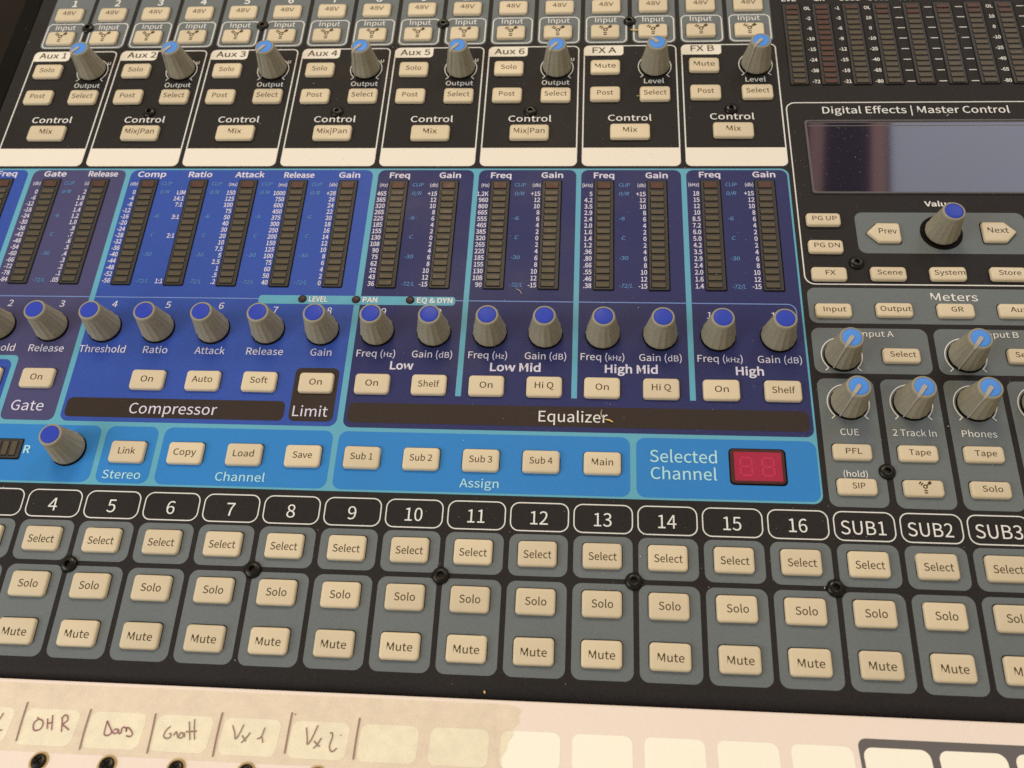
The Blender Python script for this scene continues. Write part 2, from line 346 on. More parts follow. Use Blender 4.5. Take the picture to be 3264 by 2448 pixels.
class MB:
    def __init__(self):
        self.v, self.f, self.m = [], [], []

    def poly(self, pts, z, mi=0):
        n = len(self.v)
        self.v += [(x, y, z) for x, y in pts]
        self.f.append(tuple(range(n, n + len(pts))))
        self.m.append(mi)

    def ring(self, outer, inner, z, mi=0):
        n = len(outer)
        k = len(self.v)
        self.v += [(x, y, z) for x, y in outer] + [(x, y, z) for x, y in inner]
        for i in range(n):
            j = (i + 1) % n
            self.f.append((k + i, k + j, k + n + j, k + n + i))
            self.m.append(mi)

    def loft(self, loops, cap_top=True, mi=0, closed=True, cap_bottom=False):
        base = len(self.v)
        n = len(loops[0])
        for lp in loops:
            self.v += list(lp)
        for a in range(len(loops) - 1):
            for i in range(n if closed else n - 1):
                j = (i + 1) % n
                self.f.append((base + a * n + i, base + a * n + j, base + (a + 1) * n + j, base + (a + 1) * n + i))
                self.m.append(mi)
        if cap_top:
            k = base + (len(loops) - 1) * n
            self.f.append(tuple(range(k, k + n)))
            self.m.append(mi)
        if cap_bottom:
            self.f.append(tuple(reversed(range(base, base + n))))
            self.m.append(mi)

    def box(self, x0, x1, y0, y1, z0, z1, mi=0):
        self.loft([[(x0, y0, z0), (x1, y0, z0), (x1, y1, z0), (x0, y1, z0)],
                   [(x0, y0, z1), (x1, y0, z1), (x1, y1, z1), (x0, y1, z1)]], mi=mi, cap_bottom=True)

    def ribbon(self, pts, w, z, mi=0):
        """flat stroke along a polyline"""
        L, Rr = [], []
        for i, p in enumerate(pts):
            a = pts[max(0, i - 1)]
            b = pts[min(len(pts) - 1, i + 1)]
            dx, dy = b[0] - a[0], b[1] - a[1]
            q = math.hypot(dx, dy) or 1
            nx, ny = -dy / q * w / 2, dx / q * w / 2
            L.append((p[0] + nx, p[1] + ny, z))
            Rr.append((p[0] - nx, p[1] - ny, z))
        k = len(self.v)
        n = len(pts)
        self.v += L + Rr
        for i in range(n - 1):
            self.f.append((k + i, k + n + i, k + n + i + 1, k + i + 1))
            self.m.append(mi)

    def tube(self, pts, r, sides=6, mi=0):
        loops = []
        for i, p in enumerate(pts):
            a = Vector(pts[max(0, i - 1)])
            b = Vector(pts[min(len(pts) - 1, i + 1)])
            d = (b - a).normalized()
            u = d.cross(Vector((0, 0, 1))).normalized()
            w = u.cross(d)
            rr = r[i] if isinstance(r, (list, tuple)) else r
            loops.append([tuple(Vector(p) + (u * math.cos(t) + w * math.sin(t)) * rr) for t in [2 * math.pi * k / sides for k in range(sides)]])
        self.loft(loops, cap_bottom=True, mi=mi)

    def text(self, s, x, y, h, style='R', x1=None, wf=1.0, align='l', slant=0.0, z=0.0, small=0.74, mi=0):
        """x is the left ink edge (align l), the middle (c) or the right ink edge (r); with x1 the string is fitted between x and x1"""
        F = FONT[style]
        k = h / 1027.0
        cur, items, sm = 0.0, [], 1.0
        for ch in s:
            if ch == '{':
                sm = small
                continue
            if ch == '}':
                sm = 1.0
                continue
            adv, vs, ts = F[ch]
            if vs:
                items.append((cur, sm, vs, ts))
            cur += adv * sm
        lo = min(c + min(v[0] for v in vs) * q for c, q, vs, ts in items)
        hi = max(c + max(v[0] for v in vs) * q for c, q, vs, ts in items)
        sx = (x1 - x) / (hi - lo) if x1 is not None else k * wf
        wid = (hi - lo) * sx
        if x1 is None and align == 'c':
            x -= wid / 2
        if x1 is None and align == 'r':
            x -= wid
        for c, q, vs, ts in items:
            n = len(self.v)
            for vx, vy in vs:
                yy = vy * q * k
                self.v.append((x + (c + vx * q - lo) * sx + slant * yy, y + yy, z))
            for t in ts:
                self.f.append(tuple(n + i for i in t))
                self.m.append(mi)
        return self

    def mesh(self, name, mats, smooth=False, scale=MM, origin=(0, 0, 0)):
        me = bpy.data.meshes.new(name)
        ox, oy, oz = origin
        me.from_pydata([((x - ox) * scale, (y - oy) * scale, (z - oz) * scale) for x, y, z in self.v], [], self.f)
        for m_ in mats:
            me.materials.append(m_)
        if len(mats) > 1:
            me.polygons.foreach_set('material_index', self.m)
        if smooth:
            me.polygons.foreach_set('use_smooth', [True] * len(self.f))
        me.update()
        return me


def rrect(x0, x1, y0, y1, r=1.0, seg=6, rs=None):
    """counter-clockwise rounded rectangle; rs = radii bottom-left, bottom-right, top-right, top-left"""
    rs = rs or (r, r, r, r)
    out = []
    for (cx, cy, a0), q in zip(((x0, y0, 180), (x1, y0, 270), (x1, y1, 0), (x0, y1, 90)), rs):
        sx = 1 if cx == x0 else -1
        sy = 1 if cy == y0 else -1
        if q <= 0:
            out.append((cx, cy))
            continue
        for i in range(seg + 1):
            a = math.radians(a0 + 90 * i / seg)
            out.append((cx + sx * q + q * math.cos(a), cy + sy * q + q * math.sin(a)))
    return out


def round_poly(pts, rad, seg=4):
    """rounded corners on a counter-clockwise polygon; concave corners too"""
    out = []
    n = len(pts)
    for i, p in enumerate(pts):
        r = rad[i] if isinstance(rad, (list, tuple)) else rad
        P, A, B = Vector(p), Vector(pts[i - 1]), Vector(pts[(i + 1) % n])
        if r <= 0:
            out.append(tuple(p))
            continue
        a, b = (A - P).normalized(), (B - P).normalized()
        ang = a.angle(b)
        d = r / math.tan(ang / 2)
        s, e = P + a * d, P + b * d
        for t in range(seg + 1):
            t /= seg
            q = s * (1 - t) ** 2 + P * 2 * t * (1 - t) + e * t * t
            out.append((q.x, q.y))
    return out


def circle(cx, cy, r, n=32, a0=0.0):
    return [(cx + r * math.cos(a0 + 2 * math.pi * i / n), cy + r * math.sin(a0 + 2 * math.pi * i / n)) for i in range(n)]


def link(name, data, parent=None, loc=(0, 0, 0), rotz=0.0, label=None):
    o = bpy.data.objects.new(name, data)
    COL.objects.link(o)
    o.parent = parent
    o.location = (loc[0] * MM, loc[1] * MM, loc[2] * MM)
    o.rotation_euler.z = rotz
    if label:
        o['label'] = label
    return o


def put(name, mb, mats, parent, smooth=False, label=None, at=None):
    """one mesh object; its origin goes to the middle of what it holds"""
    if at is None:
        xs = [v[0] for v in mb.v]
        ys = [v[1] for v in mb.v]
        at = ((min(xs) + max(xs)) / 2, (min(ys) + max(ys)) / 2, min(v[2] for v in mb.v))
    mats = mats if isinstance(mats, (list, tuple)) else [mats]
    me = mb.mesh(name, mats, smooth, origin=at)
    return link(name, me, parent, at, label=label)


# heights of the printed layers on the black panel
Z1, Z2, Z3, Z4, ZT = 0.05, 0.10, 0.15, 0.20, 0.25

# ------------------------------------------------------------------ the desk and the console body
mb = MB()
mb.box(-1500, 2200, -900, 1500, -92, -62)
desk = put('desk', mb, M['desk'], None)
desk['kind'] = 'structure'

console = link('mixing_console', None, None, (230, 130, -62))
console['label'] = 'black digital mixing console with cream buttons, grey knobs and a blue equalizer section'
console['category'] = 'mixing console'
OFF = Vector((230, 130, -62))


def part(name, mb, mats, smooth=False, label=None, at=None):
    o = put(name, mb, mats, console, smooth, label, at)
    o.location -= OFF * MM
    return o


mb = MB()
mb.box(-10, 505, -90, 340, -62, -6)
part('chassis', mb, M['panel'])

# black sheet with a rolled front edge
prof = [(345, 0), (-4.0, 0)]
for i in range(1, 7):
    a = math.radians(90 * i / 6)
    prof.append((-4.0 - 3.6 * math.sin(a), -3.6 * (1 - math.cos(a))))
prof.append((-7.6, -7))
mb = MB()
mb.loft([[(-1.6, y, z) for y, z in prof], [(505, y, z) for y, z in prof]], cap_top=False, closed=False)
mb.f = [tuple(reversed(q)) for q in mb.f]
mb.loft([[(-1.6, 345, 0), (-1.6, -4.0, 0)], [(-1.6, 345, -7), (-1.6, -4.0, -7)]], cap_top=False, closed=False)
panel = part('control_panel', mb, M['panel'], at=(250, 170, 0))
PO = OFF * 0


def pr(name, mb, m, label=None):
    """a piece printed on or set into the control panel"""
    return put_on(panel, (250, 170, 0), name, mb, m, label)


def put_on(parent, origin, name, mb, m, label=None, smooth=False):
    xs = [v[0] for v in mb.v]
    ys = [v[1] for v in mb.v]
    zs = [v[2] for v in mb.v]
    at = ((min(xs) + max(xs)) / 2, (min(ys) + max(ys)) / 2, min(zs))
    mats = m if isinstance(m, (list, tuple)) else [m]
    me = mb.mesh(name, mats, smooth, origin=at)
    return link(name, me, parent, tuple(a - b for a, b in zip(at, origin)), label=label)


mb = MB()
side = [(-11.7, -9.0), (-11.7, -1.6), (-11.2, -0.7), (-10.4, -0.25), (-9.3, -0.1), (-3.2, -0.1), (-2.5, -0.5), (-2.3, -1.6), (-2.3, -9.0)]
mb.loft([[(x, -60, z) for x, z in side], [(x, 345, z) for x, z in side]], closed=False, cap_top=False)
part('side_trim', mb, M['trim'], smooth=False)


def block(x0, x1, y0, y1, r, z, m, name='printed_block', rs=None, label=None):
    b = MB()
    b.poly(rrect(x0, x1, y0, y1, r, rs=rs), z)
    return pr(name, b, M[m], label)


def outline(x0, x1, y0, y1, r, w, z, m='line', name='printed_outline'):
    b = MB()
    b.ring(rrect(x0, x1, y0, y1, r), rrect(x0 + w, x1 - w, y0 + w, y1 - w, max(0.1, r - w)), z)
    return pr(name, b, M[m])


def word(s, x, y, h, m='letter', x1=None, style='R', z=ZT, name='lettering', **kw):
    if h > 4.1 and style == 'R' and m != 'ice':
        style = 'L'
    return pr(name, MB().text(s, x, y, h, style, x1, z=z, **kw), M[m])


# ------------------------------------------------------------------ keys
KEY_TOP = 1.6
_keys = {}


def key_mesh(w, h, shape=None):
    k = (w, h, shape)
    if k not in _keys:
        b = MB()
        if shape == 'left':
            base = [(-6.6, 0.0), (-2.2, -4.6), (6.5, -4.6), (6.5, 4.6), (-2.2, 4.6)]
            rad = [0.7, 0.8, 1.3, 1.3, 0.8]
        elif shape == 'right':
            base = [(6.6, 0.0), (2.4, 4.7), (-6.3, 4.7), (-6.3, -4.7), (2.4, -4.7)]
            rad = [0.7, 0.8, 1.3, 1.3, 0.8]
        loops = []
        for ins, z in ((-0.02, 0.22), (0.04, 0.95), (0.14, 1.22), (0.32, 1.42), (0.58, 1.53), (1.0, KEY_TOP)):
            if shape:
                pts = [(x * (6.6 - ins) / 6.6, y * (4.6 - ins) / 4.6) for x, y in round_poly(base, rad)]
            else:
                pts = rrect(-w / 2 + ins, w / 2 - ins, -h / 2 + ins, h / 2 - ins, max(0.5, 1.35 - ins * 0.7), 5)
            loops.append([(x, y, z) for x, y in pts])
        b.loft(loops)
        g = 0.26
        if shape:
            b.poly([(x * 1.06, y * 1.08 + 0.1) for x, y in round_poly(base, rad)], 0.21, 1)
        else:
            b.poly(rrect(-w / 2 - g, w / 2 + g, -h / 2 + 0.15, h / 2 + g + 0.12, 1.5, 4), 0.21, 1)
        _keys[k] = b.mesh('button', [M['key'], M['well_shade']], smooth=True)
    return _keys[k]


_legends = {}


def firewire(b, h, z):
    """three-pronged link symbol, h high"""
    u = h / 6.0
    b.ring(circle(0, 0.35 * u, 1.05 * u, 20), circle(0, 0.35 * u, 0.5 * u, 20), z)

    def bar(cx, cy, l, w, a):
        c, s = math.cos(a), math.sin(a)
        b.poly([(cx + x * c - y * s, cy + x * s + y * c) for x, y in ((-l / 2, -w / 2), (l / 2, -w / 2), (l / 2, w / 2), (-l / 2, w / 2))], z)
    bar(0, -1.55 * u, 1.5 * u, 0.6 * u, 0)
    bar(0, -2.6 * u, 1.5 * u, 0.6 * u, 0)
    a = math.radians(140)
    for d in (1.75, 2.7):
        bar(d * u * math.cos(a), 0.35 * u + d * u * math.sin(a), 1.5 * u, 0.6 * u, a + math.pi / 2)
    a = math.radians(40)
    bar(1.55 * u * math.cos(a), 0.35 * u + 1.55 * u * math.sin(a), 1.3 * u, 0.55 * u, a)
    bar(2.75 * u * math.cos(a), 0.35 * u + 2.75 * u * math.sin(a), 1.5 * u, 1.4 * u, a)


def button(x, y, w, h, s, tw=None, dy=-1.35, dx=0.0, th=2.5, shape=None):
    """x, y middle of the cap; tw width of its legend; dy legend baseline from the middle"""
    rj = random.Random(int(x * 31 + y * 977))
    o = link('button', key_mesh(w, h, shape), console, (x - OFF.x, y - OFF.y, -OFF.z + rj.uniform(-0.12, 0.05)))
    o.rotation_euler = (rj.uniform(-0.012, 0.012), rj.uniform(-0.012, 0.012), rj.uniform(-0.006, 0.006))
    o['label'] = 'cream button with a link symbol' if s == '@' else 'cream button marked ' + s
    k = (s, tw, th)
    if k not in _legends:
        b = MB()
        if s == '@':
            firewire(b, th, 0)
        else:
            b.text(s, -tw / 2, 0, th, 'R', x1=tw / 2)
        _legends[k] = b.mesh('legend', [M['ink']])
    link('legend', _legends[k], o, (dx, dy, KEY_TOP + 0.03))
    return o


# ------------------------------------------------------------------ knobs
def lathe(b, prof, n=72, fn=None, mi=0, cap=True):
    loops = []
    for r, z in prof:
        loops.append([((r + (fn(i, z) if fn else 0)) * math.cos(2 * math.pi * i / n), (r + (fn(i, z) if fn else 0)) * math.sin(2 * math.pi * i / n), z) for i in range(n)])
    b.loft(loops, cap_top=cap, mi=mi)


def _ridge(i, z):
    if i % 5:
        return 0.0
    return 0.34 * max(0.0, min(1.0, (12.2 - z) / 2.0)) * min(1.0, max(0, z - 0.6))


_b = MB()
lathe(_b, [(5.6, 0.7), (6.35, 0.75), (6.38, 1.1), (6.26, 1.8), (5.93, 3.2), (5.50, 5.0), (5.10, 7.0), (4.76, 9.0), (4.50, 10.8), (4.36, 11.9), (4.36, 12.4), (4.36, 13.1), (4.26, 13.6), (4.02, 13.93), (3.72, 14.0), (3.5, 13.98), (3.42, 13.8)], 75, _ridge, cap=False)
KNOB = _b.mesh('knob', [M['knob']], smooth=True)
_b = MB()
lathe(_b, [(3.46, 13.6), (3.44, 13.95), (3.0, 14.05), (1.8, 14.12), (0.6, 14.15)], 48)
CAPS = {k: _b.mesh('knob_cap', [M[k]], smooth=True) for k in ('cap_dark', 'cap_light')}
_b = MB()
_b.loft([[(-0.45, -0.62, 14.0), (-0.45, -0.5, 14.5), (-0.45, 0.5, 14.5), (-0.45, 0.62, 14.0)],
         [(0.2, -0.9, 14.0), (0.2, -0.72, 14.62), (0.2, 0.72, 14.62), (0.2, 0.9, 14.0)],
         [(3.4, -0.72, 13.9), (3.4, -0.55, 14.55), (3.4, 0.55, 14.55), (3.4, 0.72, 13.9)],
         [(4.35, -0.5, 13.0), (4.75, -0.36, 13.6), (4.75, 0.36, 13.6), (4.35, 0.5, 13.0)],
         [(4.5, -0.36, 11.0), (4.98, -0.24, 11.0), (4.98, 0.24, 11.0), (4.5, 0.36, 11.0)],
         [(5.2, -0.34, 7.0), (5.72, -0.2, 7.0), (5.72, 0.2, 7.0), (5.2, 0.34, 7.0)],
         [(6.15, -0.34, 1.9), (6.72, -0.2, 1.9), (6.72, 0.2, 1.9), (6.15, 0.34, 1.9)],
         [(6.3, -0.34, 0.8), (6.85, -0.2, 0.8), (6.85, 0.2, 0.8), (6.3, 0.34, 0.8)]], cap_bottom=True)
POINTER = _b.mesh('pointer', [M['pointer']])


def knob(x, y, kind='cap_dark', deg=0, pointer=False, hole=6.75, hz=Z4):
    o = link('knob', KNOB, console, (x - OFF.x, y - OFF.y, -OFF.z), math.radians(deg))
    if pointer:
        o['label'] = 'knob with a pale pointer'
    link('knob_cap', CAPS[kind], o)
    if pointer:
        link('pointer', POINTER, o)
    b = MB()
    b.poly(circle(x, y - 0.1, hole, 40), hz)  # flat black disc: shaft hole, with the knob's contact shadow painted in
    pr('knob_hole_and_shadow', b, M['well_shade'])
    return o


def arc(x, y, r=7.25, w=0.38, m='line'):
    b = MB()
    pts = [(x + r * math.cos(math.radians(a)), y + r * math.sin(math.radians(a))) for a in range(225, -46, -6)]
    b.ribbon(pts, w, ZT)
    for s in (-1, 1):
        c = math.cos(math.radians(45)) * s
        d = -math.sin(math.radians(45))
        b.ribbon([(x + c * (r - 0.1), y + d * (r - 0.1)), (x + c * (r + 1.7), y + d * (r + 1.7))], w, ZT + 0.01)
    pr('knob_scale', b, M[m])


# ------------------------------------------------------------------ screws
_b = MB()
_n = 24


def _hex(i):
    a = (2 * math.pi * i / _n) % (math.pi / 3) - math.pi / 6
    return 1.12 * math.cos(math.pi / 6) / math.cos(a) * 1.08


_loops = []
for r, z in ((3.0, 0.05), (2.98, 0.45), (2.75, 0.85), (2.3, 1.2), (1.75, 1.42), (1.45, 1.47)):
    _loops.append([(r * math.cos(2 * math.pi * i / _n), r * math.sin(2 * math.pi * i / _n), z) for i in range(_n)])
for z in (1.42, 0.35):
    _loops.append([(_hex(i) * math.cos(2 * math.pi * i / _n), _hex(i) * math.sin(2 * math.pi * i / _n), z) for i in range(_n)])
_b.loft(_loops)
SCREW = _b.mesh('screw', [M['screw']], smooth=True)
for _p in SCREW.polygons:
    if _p.index >= 5 * _n:
        _p.use_smooth = False


def screw(x, y, k=1.0, z=0.0, zs=1.0):
    o = link('screw', SCREW, console, (x - OFF.x, y - OFF.y, z - OFF.z), math.radians((x * 37 + y * 13) % 60))
    o.scale = (k, k, zs)
    return o


# ------------------------------------------------------------------ LED meters
def segmesh(w, h, m):
    b = MB()
    b.poly(rrect(-w / 2 - 0.24, w / 2 + 0.12, -h / 2 - 0.32, h / 2 + 0.1, 0.2, 2), 0.0, 1)  # black border, wider at left and bottom: the segment's shadow painted in
    b.loft([[(x, y, z) for x, y in rrect(-w / 2 + i, w / 2 - i, -h / 2 + i, h / 2 - i, 0.2, 2)] for i, z in ((0, 0.01), (0.0, 0.22), (0.12, 0.3))])
    return b.mesh('meter_segment', [M[m], M['well_shade']])


SEG = segmesh(5.25, 2.0, 'seg')
SEGCLIP = segmesh(5.25, 2.95, 'seg_red')
SEGRED = segmesh(5.25, 2.0, 'seg_red')
SEGV = segmesh(2.2, 5.5, 'seg')


def meter(x0, x1, y0, y1, segs, label=None):
    b = MB()
    b.poly(rrect(x0 - 0.25, x1 + 0.45, y0 - 0.6, y1 + 0.25, 0.6, 3), ZT + 0.01, 1)
    b.poly(rrect(x0 + 0.05, x1, y0, y1, 0.45, 3), ZT + 0.06, 0)
    c = ((x0 + x1) / 2, (y0 + y1) / 2, ZT)
    me = b.mesh('level_meter', [M['bezel'], M['well_shade']], origin=c)
    o = link('level_meter', me, console, tuple(a - q for a, q in zip(c, OFF)), label=label)
    for sx, sy, sm in segs:
        link('meter_segment', sm, o, (sx - c[0], sy - c[1], 0.12))
    return o


# ================================================================== bottom rows: channel strips
BW, BH = 13.3, 8.85
names = {k: str(k) for k in range(1, 17)}
names.update({17: 'SUB1', 18: 'SUB2', 19: 'SUB3', 20: 'SUB4'})
for k in range(2, 21):
    c = 22 * (k - 0.5)
    outline(c - 10.25, c + 10.25, 47.8, 58.3, 3.2, 0.42, Z2)
    if k < 10:
        word(names[k], c - 0.1, 50.2, 4.75, align='c', wf=1.02)
    elif k < 17:
        word(names[k], c - 0.1, 50.3, 4.75, align='c', wf=0.97)
    else:
        word(names[k], c - 7.9, 50.1, 4.75, x1=c + 6.9 if k < 19 else c + 7.3)
    block(c - 10.05, c + 10.05, 32.25, 46.8, 3.0, Z1, 'grey')
    block(c - 10.05, c + 10.05, -0.75, 30.5, 3.0, Z1, 'grey')
    for y, s, tw, ty in ((39.75, 'Select', 9.5, 37.98), (23.5, 'Solo', 7.1, 22.05), (7.35, 'Mute', 8.5, 5.6)):
        button(c - 0.25, y, BW, BH, s, tw, dy=ty - y + 0.12, dx=0.1, th=2.6)
for x, y in ((88.9, 30.9), (154.9, 31.1), (220.2, 31.3), (285.3, 31.6), (351.2, 31.6), (416.9, 31.6)):
    screw(x, y)

# ================================================================== blue section
block(-1.0, 350.35, 60.5, 206.0, 3.2, Z1, 'cyan', rs=(0, 3.4, 3.4, 0), name='cyan_border')
block(1.0, 22.7, 85.4, 205.2, 3.0, Z2, 'blue', rs=(0, 0, 3.0, 0))
block(1.0, 43.7, 85.6, 111.3, 3.0, Z2 + 0.02, 'blue', rs=(3, 0, 3, 0))
mb = MB()
mb.poly(round_poly([(45.9, 85.6), (67.3, 85.6), (67.3, 205.2), (25.1, 205.2), (25.1, 113.2), (45.9, 113.2)], [3, 3, 3.5, 3.5, 2, 2.2]), Z2)
pr('printed_block', mb, M['gate'])
block(69.6, 176.5, 85.6, 205.2, 3.2, Z2, 'blue')
block(178.9, 349.6, 85.4, 107.0, 3.0, Z2, 'navy', rs=(3, 3, 0, 0))
for x0, x1 in ((178.9, 219.85), (222.0, 263.0), (265.1, 306.35), (308.5, 349.6)):
    block(x0, x1, 107.0, 205.2, 3.0, Z2, 'navy', rs=(0, 0, 3, 3))
for x0, x1 in ((219.85, 222.0), (263.0, 265.1), (306.35, 308.5)):
    block(x0, x1, 98.9, 107.0, 0, Z3, 'cyan', name='cyan_divider')
    block(x0, x1, 85.6, 98.9, 0, Z2 + 0.01, 'navy')
for x0, x1 in ((1.0, 87.6), (89.8, 109.8), (112.1, 176.0), (178.2, 284.4), (286.6, 349.65)):
    block(x0, x1, 61.3, 83.8, 3.2, Z2, 'sky')
# dark title bars
block(70.9, 156.0, 87.4, 95.45, 2.2, Z3, 'brown')
mb = MB()
mb.poly(rrect(157.9, 174.8, 87.4, 109.7, 2.4), Z3)
pr('printed_block', mb, M['brown'])
block(180.2, 348.3, 87.4, 95.5, 2.4, Z3, 'brown')
# thin line and level bar
for x0, x1 in ((1.0, 67.3), (69.6, 137.6), (216.6, 219.9), (222.0, 263.0), (265.1, 306.4), (308.5, 344.2)):
    mb = MB()
    mb.poly([(x0, 140.2), (x1, 140.2), (x1, 140.6), (x0, 140.6)], Z3)
    pr('printed_line', mb, M['wire'])
mb = MB()
mb.ribbon([(344.2, 140.4)] + [(344.5 + 3.2 * math.sin(math.radians(a)), 137.2 + 3.2 * math.cos(math.radians(a))) for a in range(0, 91, 10)] + [(347.7, 133.5)], 0.4, Z3)
pr('printed_line', mb, M['wire'])
block(137.6, 216.7, 138.1, 142.1, 1.3, Z3, 'cyan', name='cyan_bar')
word('LEVEL', 158.1, 139.25, 2.3, 'letter', x1=165.6, style='B')
word('PAN', 179.8, 139.2, 2.3, 'letter', x1=185.7, style='B')
word('EQ & DYN', 201.5, 139.2, 2.3, 'letter', x1=215.6, style='B')
for x in (155.4, 177.1, 198.8):
    mb = MB()
    mb.poly(circle(0, 0, 1.75, 24), Z4 + 0.01, 1)
    lathe(mb, [(1.55, Z4 + 0.02), (1.5, 0.4), (1.1, 0.62), (0.5, 0.72)], 24)
    link('indicator_light', mb.mesh('indicator_light', [M['hole_led'], M['well_shade']], smooth=True), console, tuple(a - q for a, q in zip((x, 140.4, 0), OFF)))

# ---- meters with their scales
G = ['+15', '12', '10', '8', '6', '4', '2', '0', '2', '4', '6', '8', '10', '12', '-15']
meters = [
    (9.0, 'Freq', (8.6, 17.8), 201.7, None, None, False),
    (30.8, 'Gate', (30.3, 40.5), 201.6, '(db)', ['0'] + [str(-6 * i) for i in range(1, 15)], True),
    (52.7, 'Release', (50.6, 63.8), 201.6, '(s)', '2 1.8 1.6 1.4 1.2 1.0 .8 .7 .6 .5 .4 .3 .2 .1 .05'.split(), False),
    (74.8, 'Comp', (72.9, 85.6), 201.4, '(db)', ['0'] + [str(-4 * i) for i in range(1, 15)], True),
    (96.9, 'Ratio', (95.7, 106.2), 201.3, None, ['LIM', '14:1', '7:1', '', '3:1', '', '', '2:1', '', '', '', '', '', '', '1:1'], True),
    (118.9, 'Attack', (116.4, 129.4), 201.2, '(ms)', '150 125 100 75 50 40 30 20 10 7.5 5 2.5 1 .5 .2'.split(), True),
    (140.7, 'Release', (138.0, 151.2), 201.0, '(ms)', '1000 750 600 450 375 300 250 200 150 125 100 75 60 50 40'.split(), True),
    (162.5, 'Gain', (161.9, 171.1), 201.0, '(db)', ['+28'] + [str(26 - 2 * i) for i in range(14)], False),
    (184.2, 'Freq', (183.9, 192.6), 200.9, '(Hz)', '465 385 320 265 225 185 155 130 108 90 75 62 52 43 36'.split(), True),
    (205.7, 'Gain', (205.2, 214.4), 200.9, '(db)', G, False),
    (227.4, 'Freq', (227.1, 235.8), 200.9, '(Hz)', '1.2K 960 800 665 555 465 385 320 265 225 185 155 130 108 90'.split(), True),
    (249.0, 'Gain', (248.4, 257.5), 201.0, '(db)', G, False),
    (270.6, 'Freq', (270.3, 278.8), 200.9, '(kHz)', '5 4.2 3.5 2.9 2.4 2.0 1.6 1.4 1.2 .96 .80 .66 .55 .46 .38'.split(), True),
    (292.4, 'Gain', (291.7, 300.9), 200.9, '(db)', G, False),
    (314.2, 'Freq', (313.7, 322.4), 201.3, '(kHz)', '18 15 12 10 8.5 7.2 6.0 5.0 4.2 3.5 2.9 2.4 2.0 1.6 1.4'.split(), True),
    (336.2, 'Gain', (335.5, 344.8), 201.4, '(db)', G, False),
]
for x0, head, (h0, h1), hy, unit, nums, side_scale in meters:
    dy = hy - 200.95
    meter(x0, x0 + 7.75, 146.3 + dy * 0.6, 199.4 + dy, [(x0 + 3.95, 196.85 + dy, SEGCLIP)] + [(x0 + 3.95 - 0.02 * i, 192.95 + dy - i * (3.19 + dy * 0.02), SEG) for i in range(15)])
    word(head, h0, hy, 2.75, 'lilac', x1=h1, style='B')
    if unit:
        word(unit, x0 - 0.7, 196.3 + dy, 1.65, 'lilac', align='r', wf=0.84, style='M')
    if nums:
        mb = MB()
        for i, s in enumerate(nums):
            if s:
                mb.text(s, x0 - 0.75, 191.6 + dy - i * (3.195 + dy * 0.02), 2.1, 'N', wf=0.84, align='r', z=ZT)
        pr('scale_numbers', mb, M['lilac'])
    if side_scale:
        mb = MB()
        q = x0 + 10.05
        for s, y, w, sl in (('CLIP', 196.4, 4.6, 0.05), ('0/R', 191.9, 4.1, 0.18), ('-6', 179.3, 2.4, 0.05), ('C', 169.8, 1.5, 0.2), ('-30', 160.1, 3.7, 0.05), ('-72/L', 147.1, 5.3, 0.2)):
            xx = q + (1.0 if s == 'C' else 0)
            mb.text(s, xx, y + dy * (y - 120) / 80, 1.75, 'M', x1=xx + w, slant=sl, z=ZT)
        pr('scale_numbers', mb, M['teal'])

# ---- encoder knobs, their numbers and names
kx = [11.9, 33.8, 55.7, 77.7, 99.5, 121.9, 144.0, 165.7, 187.4, 209.6, 231.3, 252.6, 274.4, 296.1, 317.7, 340.0]
for i, x in enumerate(kx):
    knob(x, 126.1, deg=7 * i)
for s, x, y in (('2', 33.6, 135.0), ('3', 55.4, 135.0), ('4', 77.4, 135.1), ('5', 99.6, 135.0), ('6', 121.6, 134.8), ('7', 143.9, 133.2), ('8', 165.6, 133.1), ('9', 187.3, 133.1), ('10', 207.0, 133.1), ('11', 229.5, 133.1), ('12', 251.2, 133.1), ('13', 273.0, 133.1), ('14', 294.6, 133.1), ('15', 313.6, 133.1), ('16', 337.6, 133.2)):
    word(s, x + 0.4, y + 0.5, 2.9, 'lilac', wf=1.05, slant=0.08)
for s, x0, x1 in (('Threshold', 24.0, 43.0), ('Release', 48.8, 63.2), ('Threshold', 69.5, 88.3), ('Ratio', 95.6, 105.4), ('Attack', 116.4, 128.4), ('Release', 137.0, 151.5), ('Gain', 162.3, 170.6)):
    word(s, x0, 115.0, 3.0, 'lilac', x1=x1)
for i, (f0, f1, g0, g1) in enumerate(((180.4, 195.4, 201.9, 217.4), (223.6, 238.4, 245.1, 260.8), (266.2, 282.6, 288.1, 303.9), (309.7, 326.3, 331.8, 347.9))):
    word('Freq ({Hz})' if i < 2 else 'Freq ({kHz})', f0, 114.95, 2.85, 'lilac', x1=f1)
    word('Gain ({dB})', g0, 114.95, 2.85, 'lilac', x1=g1, small=0.86)
for s, x0, x1 in (('Low', 194.0, 203.0), ('Low Mid', 232.2, 251.3), ('High Mid', 275.3, 294.9), ('High', 323.5, 333.7)):
    word(s, x0, 109.7, 3.3, 'lilac', x1=x1, style='B')
word('Compressor', 96.1, 89.15, 4.3, 'lilac', x1=130.2)
word('Limit', 159.3, 89.4, 4.2, 'lilac', x1=172.6)
word('Gate', 49.2, 89.5, 4.2, 'lilac', x1=62.1)
word('Equalizer', 251.3, 89.3, 4.25, 'letter', x1=276.4)
word('Selected', 291.4, 74.55, 4.5, 'ice', x1=314.9)
word('Channel', 291.6, 68.15, 4.4, 'ice', x1=314.6)
word('Assign', 224.1, 63.2, 3.15, 'ice', x1=238.1)
word('Channel', 134.8, 63.2, 3.2, 'ice', x1=153.2)
word('Stereo', 92.3, 63.0, 3.2, 'ice', x1=106.8)
